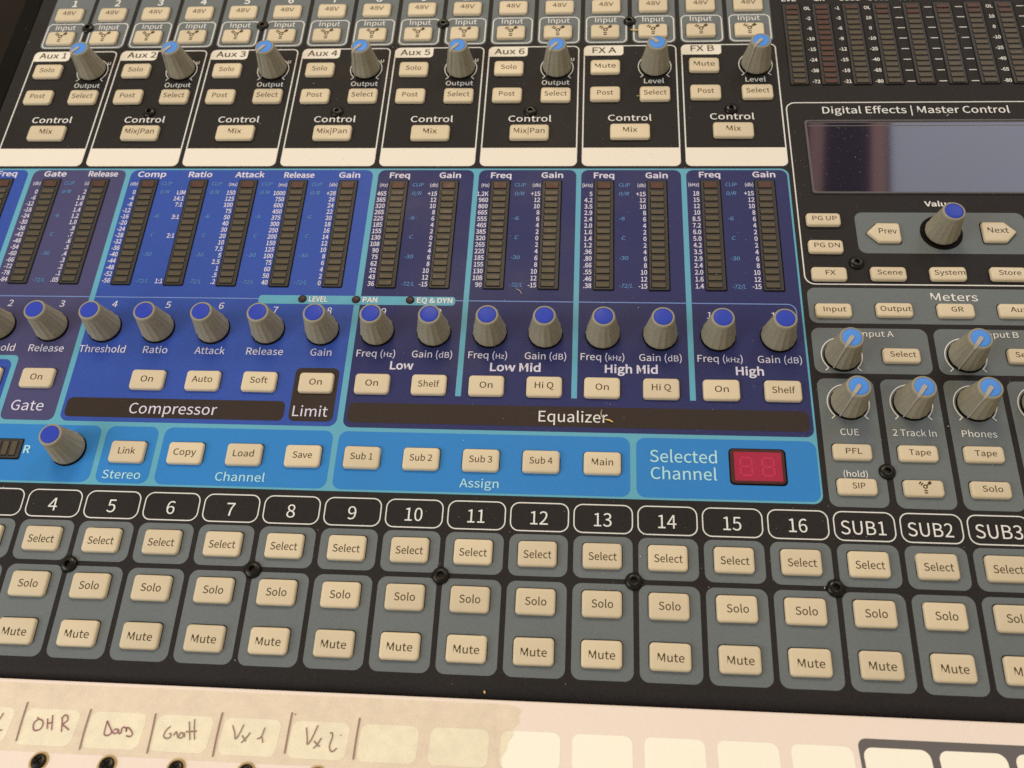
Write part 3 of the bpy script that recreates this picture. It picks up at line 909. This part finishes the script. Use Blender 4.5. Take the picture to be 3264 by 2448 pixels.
word('R', 59.5, 72.1, 3.0, 'ice', wf=1.1, style='B')

# ---- keys on the blue field
for x, s, tw in ((34.9, 'On', 4.9), (56.5, 'On', 4.9), (100.7, 'On', 4.9), (122.5, 'Auto', 8.0), (144.6, 'Soft', 6.8), (166.6, 'On', 4.9), (188.1, 'On', 4.9), (209.7, 'Shelf', 8.1),
                 (231.3, 'On', 4.9), (252.9, 'Hi Q', 7.0), (274.3, 'On', 4.9), (296.0, 'Hi Q', 7.0), (317.8, 'On', 5.0), (339.9, 'Shelf', 8.3)):
    button(x, 103.1, 13.3, 8.4, s, tw, dy=102.1 - 103.1 + (0.35 if s in ('On', 'Shelf') else 0.6) - 0.5)
for x, s, tw in ((100.0, 'Link', 6.4), (122.1, 'Copy', 8.6), (144.2, 'Load', 7.8), (166.1, 'Save', 7.2), (187.9, 'Sub 1', 8.2), (209.6, 'Sub 2', 8.2), (231.2, 'Sub 3', 8.3), (252.8, 'Sub 4', 8.2), (274.6, 'Main', 7.5)):
    button(x, 73.3, 13.3, 8.6, s, tw, dy=72.4 - 73.3 - 0.1, th=2.45)

# left horizontal meter
meter(8.0, 58.3, 70.0, 77.5, [(55.5 - 3.25 * i, 73.85, SEGV) for i in range(14)], label='horizontal row of unlit segments')
knob(76.9, 74.1, deg=20)

# two-digit display
mb = MB()
mb.poly(rrect(319.0, 338.9, 66.7, 80.5, 1.7), Z3, 1)
mb.loft([[(x, y, z) for x, y in rrect(319.4 + i, 338.4 - i, 67.2 + i, 80.2 - i, 1.5)] for i, z in ((0, Z4), (0.1, 0.5), (0.35, 0.62))], mi=0)
c = (328.9, 73.6, 0)
disp = link('channel_display', mb.mesh('channel_display', [M['maroon'], M['well_shade']], origin=c), console, tuple(a - q for a, q in zip(c, OFF)), label='unlit crimson two-digit display')
mb = MB()
mb.poly(rrect(320.75, 337.2, 68.2, 79.0, 0.2, 2), 0)
link('red_window', mb.mesh('red_window', [M['crimson']], origin=c), disp, (0, 0, 0.66))
for n_ in range(2):
    mb = MB()
    ox, oy, w_, h_ = 322.9 + n_ * 7.6, 70.2, 3.9, 3.3
    for a_, b_ in (((0, 0), (w_, 0)), ((0, h_), (w_, h_)), ((0, 2 * h_), (w_, 2 * h_)), ((0, 0), (0, h_)), ((0, h_), (0, 2 * h_)), ((w_, 0), (w_, h_)), ((w_, h_), (w_, 2 * h_))):
        dx_, dy_ = (b_[0] - a_[0]), (b_[1] - a_[1])
        L_ = math.hypot(dx_, dy_)
        ux, uy = dx_ / L_ * 0.35, dy_ / L_ * 0.35
        mb.ribbon([(ox + a_[0] + ux, oy + a_[1] + uy), (ox + b_[0] - ux, oy + b_[1] - uy)], 0.75, 0)
    link('unlit_digit', mb.mesh('unlit_digit', [M['crimson_pale']], origin=c), disp, (0, 0, 0.69))

# ================================================================== aux and FX masters
AL = [4.9, 47.5, 91.2, 134.9, 178.4, 221.8, 265.1, 308.6]
AR = [45.5, 89.3, 132.9, 176.4, 219.8, 263.1, 306.6, 350.6]
SX = [15.0, 57.9, 101.2, 144.9, 188.3, 231.6, 274.8, 318.4]
EX = [36.3, 79.6, 123.1, 166.7, 210.0, 253.1, 296.5, 340.6]
MX = [25.1, 68.6, 112.1, 155.8, 199.2, 242.3, 285.5, 329.1]
KX = [36.4, 79.3, 122.8, 166.3, 209.8, 253.3, 296.8, 341.0]
TX = [(7.7, 21.0), (50.9, 64.8), (94.0, 108.0), (137.5, 151.5), (181.1, 194.8), (224.5, 238.2), (269.0, 279.7), (312.9, 323.3)]
YO = [0.1, 0.1, 0.0, -0.1, -0.3, -0.3, 0.0, 0.7]
for i in range(8):
    L, R_, yo = AL[i], AR[i], YO[i]
    top = 276.1 + 0.08 * i
    outline(L, R_, 207.3, top, 2.6, 0.55, Z2)
    block(L + 0.2, R_ - 0.2, 207.4, 217.15, 2.6, Z3, 'white', rs=(2.6, 2.6, 0, 0), name='blank_label_strip')
    block(L + 0.1, L + 17.8, top - 6.2, top - 0.05, 1.6, Z3, 'white', rs=(0, 1.6, 0, 2.4), name='name_tag')
    fx = i > 5
    word('FX ' + 'AB'[i - 6] if fx else 'Aux %d' % (i + 1), TX[i][0], 271.75 + (0.8 if i == 7 else 0.2 if i == 6 else 0), 3.35, 'ink', x1=TX[i][1])
    button(SX[i], 262.65 + yo, 13.2, 8.2, 'Mute' if fx else 'Solo', 9.2 if fx else 7.2, dy=-1.1, th=2.55)
    button(SX[i], 246.7 + yo, 13.2, 8.2, 'Post', 7.0, dy=-1.1, th=2.6)
    button(EX[i], 246.7 + yo, 13.2, 8.2, 'Select', 10.0, dy=-1.1, th=2.65)
    two = i in (1, 3, 5)
    button(MX[i], 225.35 + yo, 17.0, 8.3, 'Mix|Pan' if two else 'Mix', 13.3 if two else 6.1, dy=-0.95, th=2.75)
    word('Control', MX[i] - 9.4, 231.95 + yo * 0.8, 3.3, x1=MX[i] + 9.3)
    if fx:
        word('Level', EX[i] - 4.6, 253.45 + yo * 0.8, 2.6, x1=EX[i] + 4.1)
    else:
        word('Output', EX[i] - 6.4, 253.1 + yo * 0.3, 2.55, x1=EX[i] + 5.9)
        word('U', KX[i] + 6.1, 267.3, 1.6, wf=1.15, style='B')
    arc(KX[i] - 0.1, 263.4 + yo * 0.9)
    knob(KX[i], 263.5 + yo * 0.9, 'cap_light', 136 if i == 6 else 228, True, 6.6)
for x, y in ((26.8, 291.1), (112.8, 291.5), (199.3, 291.3), (285.8, 291.5), (69.7, 238.0), (156.1, 237.8), (242.3, 237.6), (328.9, 238.4), (372.5, 159.5), (373.0, 73.0)):
    screw(x, y, 0.97, zs=0.9)

# ================================================================== input strips along the top edge
for i in range(16):
    c = 15.7 + 21.62 * i
    ty = 0.1 * i
    block(c - 9.8, c + 9.8, 277.9, 334.0, 2.6, Z1, 'grey', rs=(2.6, 2.6, 2.6, 2.6))
    outline(c - 9.3, c + 9.3, 278.35, 294.5 + 0.04 * i, 2.6, 0.5, Z2)
    word('Input', c - 5.1, 290.25 + 0.07 * i, 2.95, x1=c + 4.8)
    word(str(i + 1), c + 0.2, 305.9 + ty, 4.0, align='c', style='B')
    button(c - 0.1, 299.4 + ty, 13.3, 8.3, '48V', 6.7, dy=-0.55, th=2.5)
    button(c - 0.5, 284.0 + 0.04 * i, 13.2, 8.2, '@', dy=0.25, th=6.3)
    button(c - 0.1, 322.0 + ty, 13.3, 8.3, 'Select', 9.5)

# ================================================================== master section on the right
MXs = [355.3 + 13.37 * i for i in range(9)]
for i, x in enumerate(MXs):
    segs = []
    for j in range(15):
        sm = SEGRED if (i == 1 or j == 0 or (i != 2 and j == 1)) else SEG
        segs.append((x + 4.0, 298.55 - 3.2 * j, sm))
    meter(x, x + 7.6, 252.2, 301.0, segs)
SC = {0: 'OL -2 -6 -10 -15 -24 -38 -72', 1: '-1 -3 -6 -9 -12 -15 -18 -21', 2: 'OL 10 0 -10 -25 -40 -65 -80', 6: 'OL 10 0 -10 -25 -40 -65 -80'}
for i in range(8):
    mb = MB()
    x = MXs[i] + (7.8 + 13.37) / 2 + 0.4
    for j in range(8):
        y = 297.4 - 6.37 * j
        if i in SC:
            s = SC[i].split()[j]
            mb.text(s, x, y, 1.8, 'B', align='c', wf=0.95, z=ZT)
        else:
            mb.poly([(x - 1.6, y + 0.55), (x + 1.6, y + 0.55), (x + 1.6, y + 0.95), (x - 1.6, y + 0.95)], ZT)
    pr('scale_numbers', mb, M['letter'])
for s, x0, x1 in (('LVL', 355.3, 361.8), ('GR', 369.7, 374.8), ('SUB1', 381.3, 390.3), ('SUB2', 393.9, 403.6), ('SUB3', 407.3, 416.1), ('SUB4', 420.4, 429.6)):
    word(s, x0, 303.1, 2.6, x1=x1, style='B')

outline(352.0, 486.0, 149.5, 242.0, 4.0, 0.5, Z2)
word('Digital Effects | Master Control', 367.2, 235.55, 3.65, x1=444.1)
# screen in its window
mb = MB()
W0, W1, V0, V1 = 359.0, 479.0, 193.0, 231.7
mb.loft([[(x, y, z) for x, y in rrect(W0 + i, W1 - i, V0 + i, V1 - i, 1.4)] for i, z in ((0.0, 0.05), (0.0, 0.55), (0.25, 0.7), (0.75, 0.7), (0.95, 0.3))], cap_top=False)
c = ((W0 + W1) / 2, (V0 + V1) / 2, 0)
win = link('display_window', mb.mesh('display_window', [M['lip']], origin=c, smooth=False), console, tuple(a - q for a, q in zip(c, OFF)), label='dark glossy screen, switched off')
mb = MB()
mb.poly(rrect(W0 + 0.9, W1 - 0.9, V0 + 0.9, V1 - 0.9, 0.6), 0)
link('screen_glass', mb.mesh('screen_glass', [M['lcd']], origin=c), win, (0, 0, 0.32))
for y_, w_ in ((228.4, 0.5), (230.2, 0.35)):
    mb = MB()
    mb.poly([(W0 + 1.2, y_), (W1 - 1.2, y_), (W1 - 1.2, y_ + w_), (W0 + 1.2, y_ + w_)], 0)
    link('window_seam', mb.mesh('window_seam', [M['lip']], origin=c), win, (0, 0, 0.34))

word('Value', 402.2, 186.85, 2.35, x1=413.2, style='B')
block(374.2, 439.3, 164.2, 183.8, 3.2, Z1, 'grey')
button(384.3, 173.3, 13.2, 9.3, 'Prev', 6.9, dy=-0.75, dx=1.5, th=2.5, shape='left')
button(428.3, 173.8, 13.2, 9.4, 'Next', 7.9, dy=-0.65, dx=-0.6, th=2.5, shape='right')
knob(406.7, 174.2, deg=30, hole=8.15)
MW, MH = 13.4, 6.1
for x, y, s, tw in ((361.7, 179.5, 'PG UP', 9.5), (361.4, 166.6, 'PG DN', 9.8), (361.4, 153.8, 'FX', 3.7), (383.7, 154.1, 'Scene', 9.4), (406.0, 154.3, 'System', 11.3), (428.2, 154.4, 'Store', 8.2), (450.4, 154.5, 'Recall', 9.0),
                    (361.4, 137.5, 'Input', 8.4), (383.8, 137.9, 'Output', 11.4), (406.2, 137.9, 'GR', 4.4), (428.4, 138.1, 'Aux', 6.2),
                    (383.8, 118.4, 'Select', 9.3), (428.2, 118.9, 'Select', 9.3),
                    (361.8, 79.8, 'PFL', 5.6), (384.2, 79.8, 'Tape', 7.4), (406.4, 80.0, 'Tape', 7.4),
                    (362.0, 66.9, 'SIP', 4.4), (406.4, 67.0, 'Solo', 6.8)):
    button(x, y, MW, MH, s, tw, dy=-0.75 if y > 100 else -0.85, dx=0.35 if s in ('FX', 'Scene', 'System', 'Store', 'PG UP', 'PG DN', 'Input', 'Output', 'GR', 'Select') else 0.4, th=2.1)
button(384.2, 66.9, MW, MH, '@', dy=0.2, dx=0.4, th=4.6)
block(352.4, 486.0, 132.4, 148.1, 3.2, Z1, 'grey')
word('Meters', 398.2, 142.65, 3.35, x1=415.4)
block(352.3, 394.5, 111.2, 130.3, 3.2, Z1, 'grey')
block(396.8, 439.0, 111.3, 130.4, 3.2, Z1, 'grey')
word('Input A', 370.0, 126.7, 2.4, x1=382.3)
word('Input B', 414.9, 127.0, 2.4, x1=427.2)
for x0 in (352.4, 374.8, 397.0, 419.2):
    block(x0, x0 + 20.1, 59.8, 109.0, 3.0, Z1, 'grey')
word('CUE', 358.7, 86.5, 2.45, x1=365.1)
word('2 Track In', 376.8, 86.65, 2.45, x1=391.8)
word('Phones', 400.5, 86.8, 2.45, x1=412.4)
word('(hold)', 358.1, 70.85, 2.15, x1=366.3)
for x, y in ((362.6, 118.6), (362.8, 99.2), (384.9, 99.4), (407.0, 118.9), (407.0, 99.5), (429.2, 99.6)):
    arc(x - 0.1, y + 0.05, r=7.35, w=0.42)
    knob(x, y, 'cap_light', 236, True, 6.75)

# ================================================================== fader panel, tilted toward the operator
TAN = 0.27
SL = math.hypot(1, TAN)


def low(x, y, up=0.0):
    return (x, y + up * TAN / SL, 0.8 - TAN * (y + 8.5) + up / SL)


def lowmap(b, up):
    b.v = [low(x, y, up + z) for x, y, z in b.v]
    return b


mb = MB()
pr_ = [(-8.05, -7.0), (-8.05, 0.1), (-8.2, 0.5), (-8.6, 0.82)] + [(y, 0.8 - TAN * (y + 8.5)) for y in (-9.2, -100.0)] + [(-100, -50)]
mb.loft([[(505, y, z) for y, z in pr_], [(-11, y, z) for y, z in pr_]], closed=False, cap_top=False)
fo = (250, -50, 10)
fader = part('fader_panel', mb, M['fader'], at=fo, label='cream tilted front panel')


def on_fader(name, b, m, label=None):
    return put_on(fader, fo, name, b, m, label)


for k in range(2, 17):
    c = 22 * (k - 0.5)
    b = MB()
    b.poly(rrect(c - 9.2, c + 9.2, -28.5, -17.3, 2.4), 0)
    on_fader('label_box', lowmap(b, 0.05), M['label'])
b = MB()
b.poly(rrect(352.0, 490.0, -60, -14.7, 2.6), 0)
on_fader('printed_block', lowmap(b, 0.05), M['slate'])
for k in range(17, 21):
    c = 22 * (k - 0.5)
    b = MB()
    b.poly(rrect(c - 9.8, c + 9.8, -28.5, -17.3, 2.8), 0)
    on_fader('label_box', lowmap(b, 0.1), M['label'])
for k in range(4, 10):
    cx_, cy_ = 22 * (k - 0.5) + 1.5, -33.2
    b = MB()
    b.ring(circle(0, 0, 3.5, 24), circle(0, 0, 1.0, 24), 0.06, 1)  # flat tan ring paints the yellowish shadow around the head
    lathe(b, [(2.62, 0.08), (2.6, 0.5), (2.2, 0.85), (1.4, 1.05), (0.4, 1.1)], 24)
    for a in (45, 135):
        ca, sa = math.cos(math.radians(a)), math.sin(math.radians(a))
        b.poly([(x * ca - y * sa, x * sa + y * ca) for x, y in ((-1.6, -0.33), (1.6, -0.33), (1.6, 0.33), (-1.6, 0.33))], 1.14 + a * 0.0001, 2)
    b.v = [low(cx_ + x * 0.9, cy_ + y * 0.9, z) for x, y, z in b.v]
    xs = low(cx_, cy_)
    me = b.mesh('panel_screw', [M['screw'], M['halo'], M['well_shade']], smooth=False, origin=xs)
    link('panel_screw', me, console, tuple(a - q for a, q in zip(xs, OFF)), label='black cross-head screw')

# ================================================================== masking tape with handwriting
b = MB()
rt = random.Random(4)
torn = [(243.8, -30.4), (244.6, -27.6), (244.2, -25.6), (245.8, -23.0), (246.1, -20.6), (247.6, -18.6), (247.3, -16.8), (249.3, -14.6), (248.8, -12.9), (249.6, -11.4), (248.2, -10.2), (244.6, -9.35)]
top_e = [(x, -9.3 + rt.uniform(-0.05, 0.05)) for x in range(240, 50, -6)]
bot_e = [(x, -30.45 + rt.uniform(-0.12, 0.12)) for x in range(54, 244, 6)]
n = max(len(top_e), len(bot_e))
ol = bot_e + torn + top_e
b.loft([[(x, y, -0.12) for x, y in ol], [(x, y, 0) for x, y in ol]])
lowmap(b, 0.24)
tape = put('masking_tape', b, M['tape'], None)
tape['label'] = 'strip of yellowed masking tape with handwritten track names across the fader panel'
tape['category'] = 'masking tape'
T0 = Vector(tape.location) / MM


def smoothline(p):
    if len(p) < 3:
        return p
    q = []
    for i in range(len(p) - 1):
        a, b_, c_, d_ = p[max(0, i - 1)], p[i], p[i + 1], p[min(len(p) - 1, i + 2)]
        for t in (0, .25, .5, .75):
            q.append(tuple(0.5 * (2 * b_[j] + (c_[j] - a[j]) * t + (2 * a[j] - 5 * b_[j] + 4 * c_[j] - d_[j]) * t * t + (3 * b_[j] - a[j] - 3 * c_[j] + d_[j]) * t ** 3) for j in (0, 1)))
    q.append(p[-1])
    return q


def hand(strokes, m, w=0.42, label=None, name='handwriting'):
    b = MB()
    for i, s in enumerate(strokes):
        b.ribbon(smoothline(s), w, 0.001 * i)
    lowmap(b, 0.30)
    xs = b.v[0]
    link(name, b.mesh(name, [M[m]], origin=xs), tape, tuple(a - q for a, q in zip(xs, T0)), label=label)


hand([[(82.5, -19.2), (82.4, -20.1), (81.9, -22.0)], [(83.2, -24.6), (84.6, -24.5)]], 'pen')
hand([[(94.3, -20.1), (94.9, -20.6), (94.1, -21.5), (94.1, -22.7), (94.8, -23.9), (95.9, -24.1), (96.9, -23.5), (97.1, -22.1), (96.4, -21.0), (95.0, -20.6)], [(97.9, -20.3), (99.1, -23.5)], [(99.1, -19.2), (99.7, -20.9), (100.7, -23.8)],
      [(98.4, -21.9), (99.9, -21.4)], [(102.6, -19.7), (104.1, -24.2)], [(102.4, -20.2), (103.1, -19.0), (104.2, -19.4), (104.6, -20.7), (103.6, -21.8), (104.8, -22.6), (106.3, -23.5)]], 'pen_red', label='handwritten OH R')
hand([[(117.7, -20.1), (117.9, -22.4), (118.2, -24.2), (119.3, -24.6), (120.2, -24.0), (120.2, -23.1), (118.9, -21.6), (117.7, -20.1)], [(120.4, -23.1), (121.3, -23.9), (122.1, -23.6), (122.3, -22.8), (121.4, -22.5), (120.9, -22.9)],
      [(122.3, -22.6), (122.9, -23.8), (123.5, -23.5), (123.3, -22.3), (123.9, -21.8), (124.9, -22.4), (125.0, -23.2), (124.8, -22.0), (125.5, -22.0), (126.8, -23.0), (127.3, -24.0), (126.6, -24.6), (125.4, -24.3)]], 'pen_red', label='handwritten Bass')
hand([[(138.8, -20.9), (137.8, -22.1), (137.5, -23.7), (138.3, -24.5), (139.5, -24.4), (139.8, -23.3), (139.0, -23.0)], [(140.7, -23.6), (141.1, -22.5), (141.6, -23.0), (142.2, -24.0), (143.4, -24.2), (143.8, -23.2), (142.8, -22.6), (142.4, -23.7)],
      [(143.8, -22.6), (144.4, -23.9)], [(144.4, -19.2), (145.3, -21.8), (146.3, -24.7)], [(145.9, -18.4), (146.8, -21.8), (147.8, -24.5)], [(144.2, -22.3), (147.7, -22.0)]], 'pen', label='handwritten Gnatt')
hand([[(158.7, -19.7), (160.0, -22.0), (160.7, -23.7), (161.5, -22.2), (162.2, -19.3)], [(162.5, -22.6), (164.2, -24.3)], [(164.9, -21.6), (163.9, -23.5), (162.8, -24.8)], [(167.5, -23.4), (168.7, -22.7), (169.2, -19.9)], [(168.9, -22.7), (169.7, -24.5)]], 'pen', label='handwritten Vx 1')
hand([[(182.4, -19.3), (183.4, -22.6), (183.8, -24.3), (184.8, -22.6), (185.9, -18.5)], [(185.6, -23.2), (187.8, -24.8)], [(187.8, -22.2), (186.9, -24.2), (185.9, -25.4)], [(190.2, -20.6), (190.9, -20.6), (191.2, -21.9), (190.8, -24.2), (191.3, -25.7), (192.2, -26.0), (193.2, -25.0)],
      [(193.7, -21.0), (193.9, -21.2)], [(177.8, -15.3), (178.1, -15.6)]], 'pen', label='handwritten Vx 2')
for line_ in [[(89.1, -15.5), (89.7, -21.0), (90.6, -27.6)], [(111.0, -16.7), (111.4, -23), (112.1, -29.2)], [(132.7, -17.2), (133.4, -23), (134.0, -29.3)], [(154.3, -15.9), (154.5, -22), (155.0, -29.3)], [(176.8, -14.9), (177.0, -21), (177.3, -27.3)], [(198.8, -15.6), (198.8, -22), (199.0, -28.0)]]:
    hand([line_], 'pen', w=0.55, name='pen_line')


# ================================================================== loose bits lying on the console
def fibre(name, pts, r, m, label, cat='fibre'):
    p = smoothline([(x, y) for x, y, z in pts])
    zz = [q[2] for q in pts]
    n_ = len(p)
    full = []
    for i, (x, y) in enumerate(p):
        t = i / (n_ - 1) * (len(zz) - 1)
        j = min(int(t), len(zz) - 2)
        full.append((x, y, zz[j] + (zz[j + 1] - zz[j]) * (t - j)))
    b = MB()
    b.tube(full, [r * (0.5 + 0.9 * math.sin(math.pi * (0.15 + 0.7 * i / (n_ - 1)))) for i in range(n_)])
    o = put(name, b, M[m], None, smooth=True)
    o['label'] = label
    o['category'] = cat


fibre('wood_sliver', [(274.3, 94.1, 1.2), (274.0, 92.6, 0.5), (274.9, 91.0, 0.45), (276.2, 90.3, 0.6)], 0.12, 'fibre_pale', 'thin pale curled fibre lying across the word Equalizer')
fibre('wood_sliver', [(275.8, 90.5, 0.5), (277.0, 90.2, 0.7), (278.4, 89.5, 0.5)], 0.21, 'fibre', 'bright yellow sliver beside the last letter of Equalizer', 'sliver')
fibre('wood_sliver', [(286.1, 285.9, 0.5), (288.0, 285.5, 0.6), (290.0, 285.3, 0.9)], 0.22, 'fibre', 'yellow sliver between the thirteenth and fourteenth Input boxes', 'sliver')
fibre('wood_sliver', [(288.6, 245.8, 0.5), (289.7, 245.9, 0.5)], 0.16, 'fibre', 'tiny yellow sliver left of the Select button in the FX A block', 'sliver')
fibre('lint_hair', [(240.4, 146.0, 0.4), (241.9, 145.0, 0.7), (242.7, 143.4, 0.4)], 0.10, 'fibre_pale', 'short curved hair below the low mid frequency meter', 'hair')
fibre('lint_hair', [(417.9, 233.5, 0.4), (418.9, 234.6, 0.5)], 0.16, 'dust', 'short white lint thread under the words Master Control', 'lint')
fibre('crumb', [(237.4, -5.4, 0.3), (237.7, -6.2, 0.2)], 0.30, 'fibre', 'tan crumb on the black edge below channel eleven', 'crumb')

rd = random.Random(11)
b = MB()
for i in range(1570):
    x, y = rd.uniform(-8, 460), rd.uniform(-4, 312)
    if i > 1500:
        x, y = rd.gauss(374, 9), rd.uniform(195, 228)
    if i <= 1500 and rd.random() < 0.35:
        x = rd.gauss(300, 70)
    r = rd.choice((0.06, 0.08, 0.1, 0.13)) * (2.0 if rd.random() < 0.06 else 1)
    z = 0.33 if not (359 < x < 470 and 193 < y < 231) else 0.36
    a0 = rd.uniform(0, 6)
    e = rd.uniform(0.5, 1.8)
    ca, sa = math.cos(a0), math.sin(a0)
    k = len(b.v)
    for t in range(4):
        px, py = r * e * math.cos(t * math.pi / 2), r * math.sin(t * math.pi / 2) * rd.uniform(0.5, 1.1)
        b.v.append((x + px * ca - py * sa, y + px * sa + py * ca, z))
    b.v.append((x, y, z + r * 0.8))
    for t in range(4):
        b.f.append((k + t, k + (t + 1) % 4, k + 4))
        b.m.append(0)
dust = put('dust', b, M['dust'], None)
dust['kind'] = 'stuff'
dust['label'] = 'fine white dust specks scattered over the console'
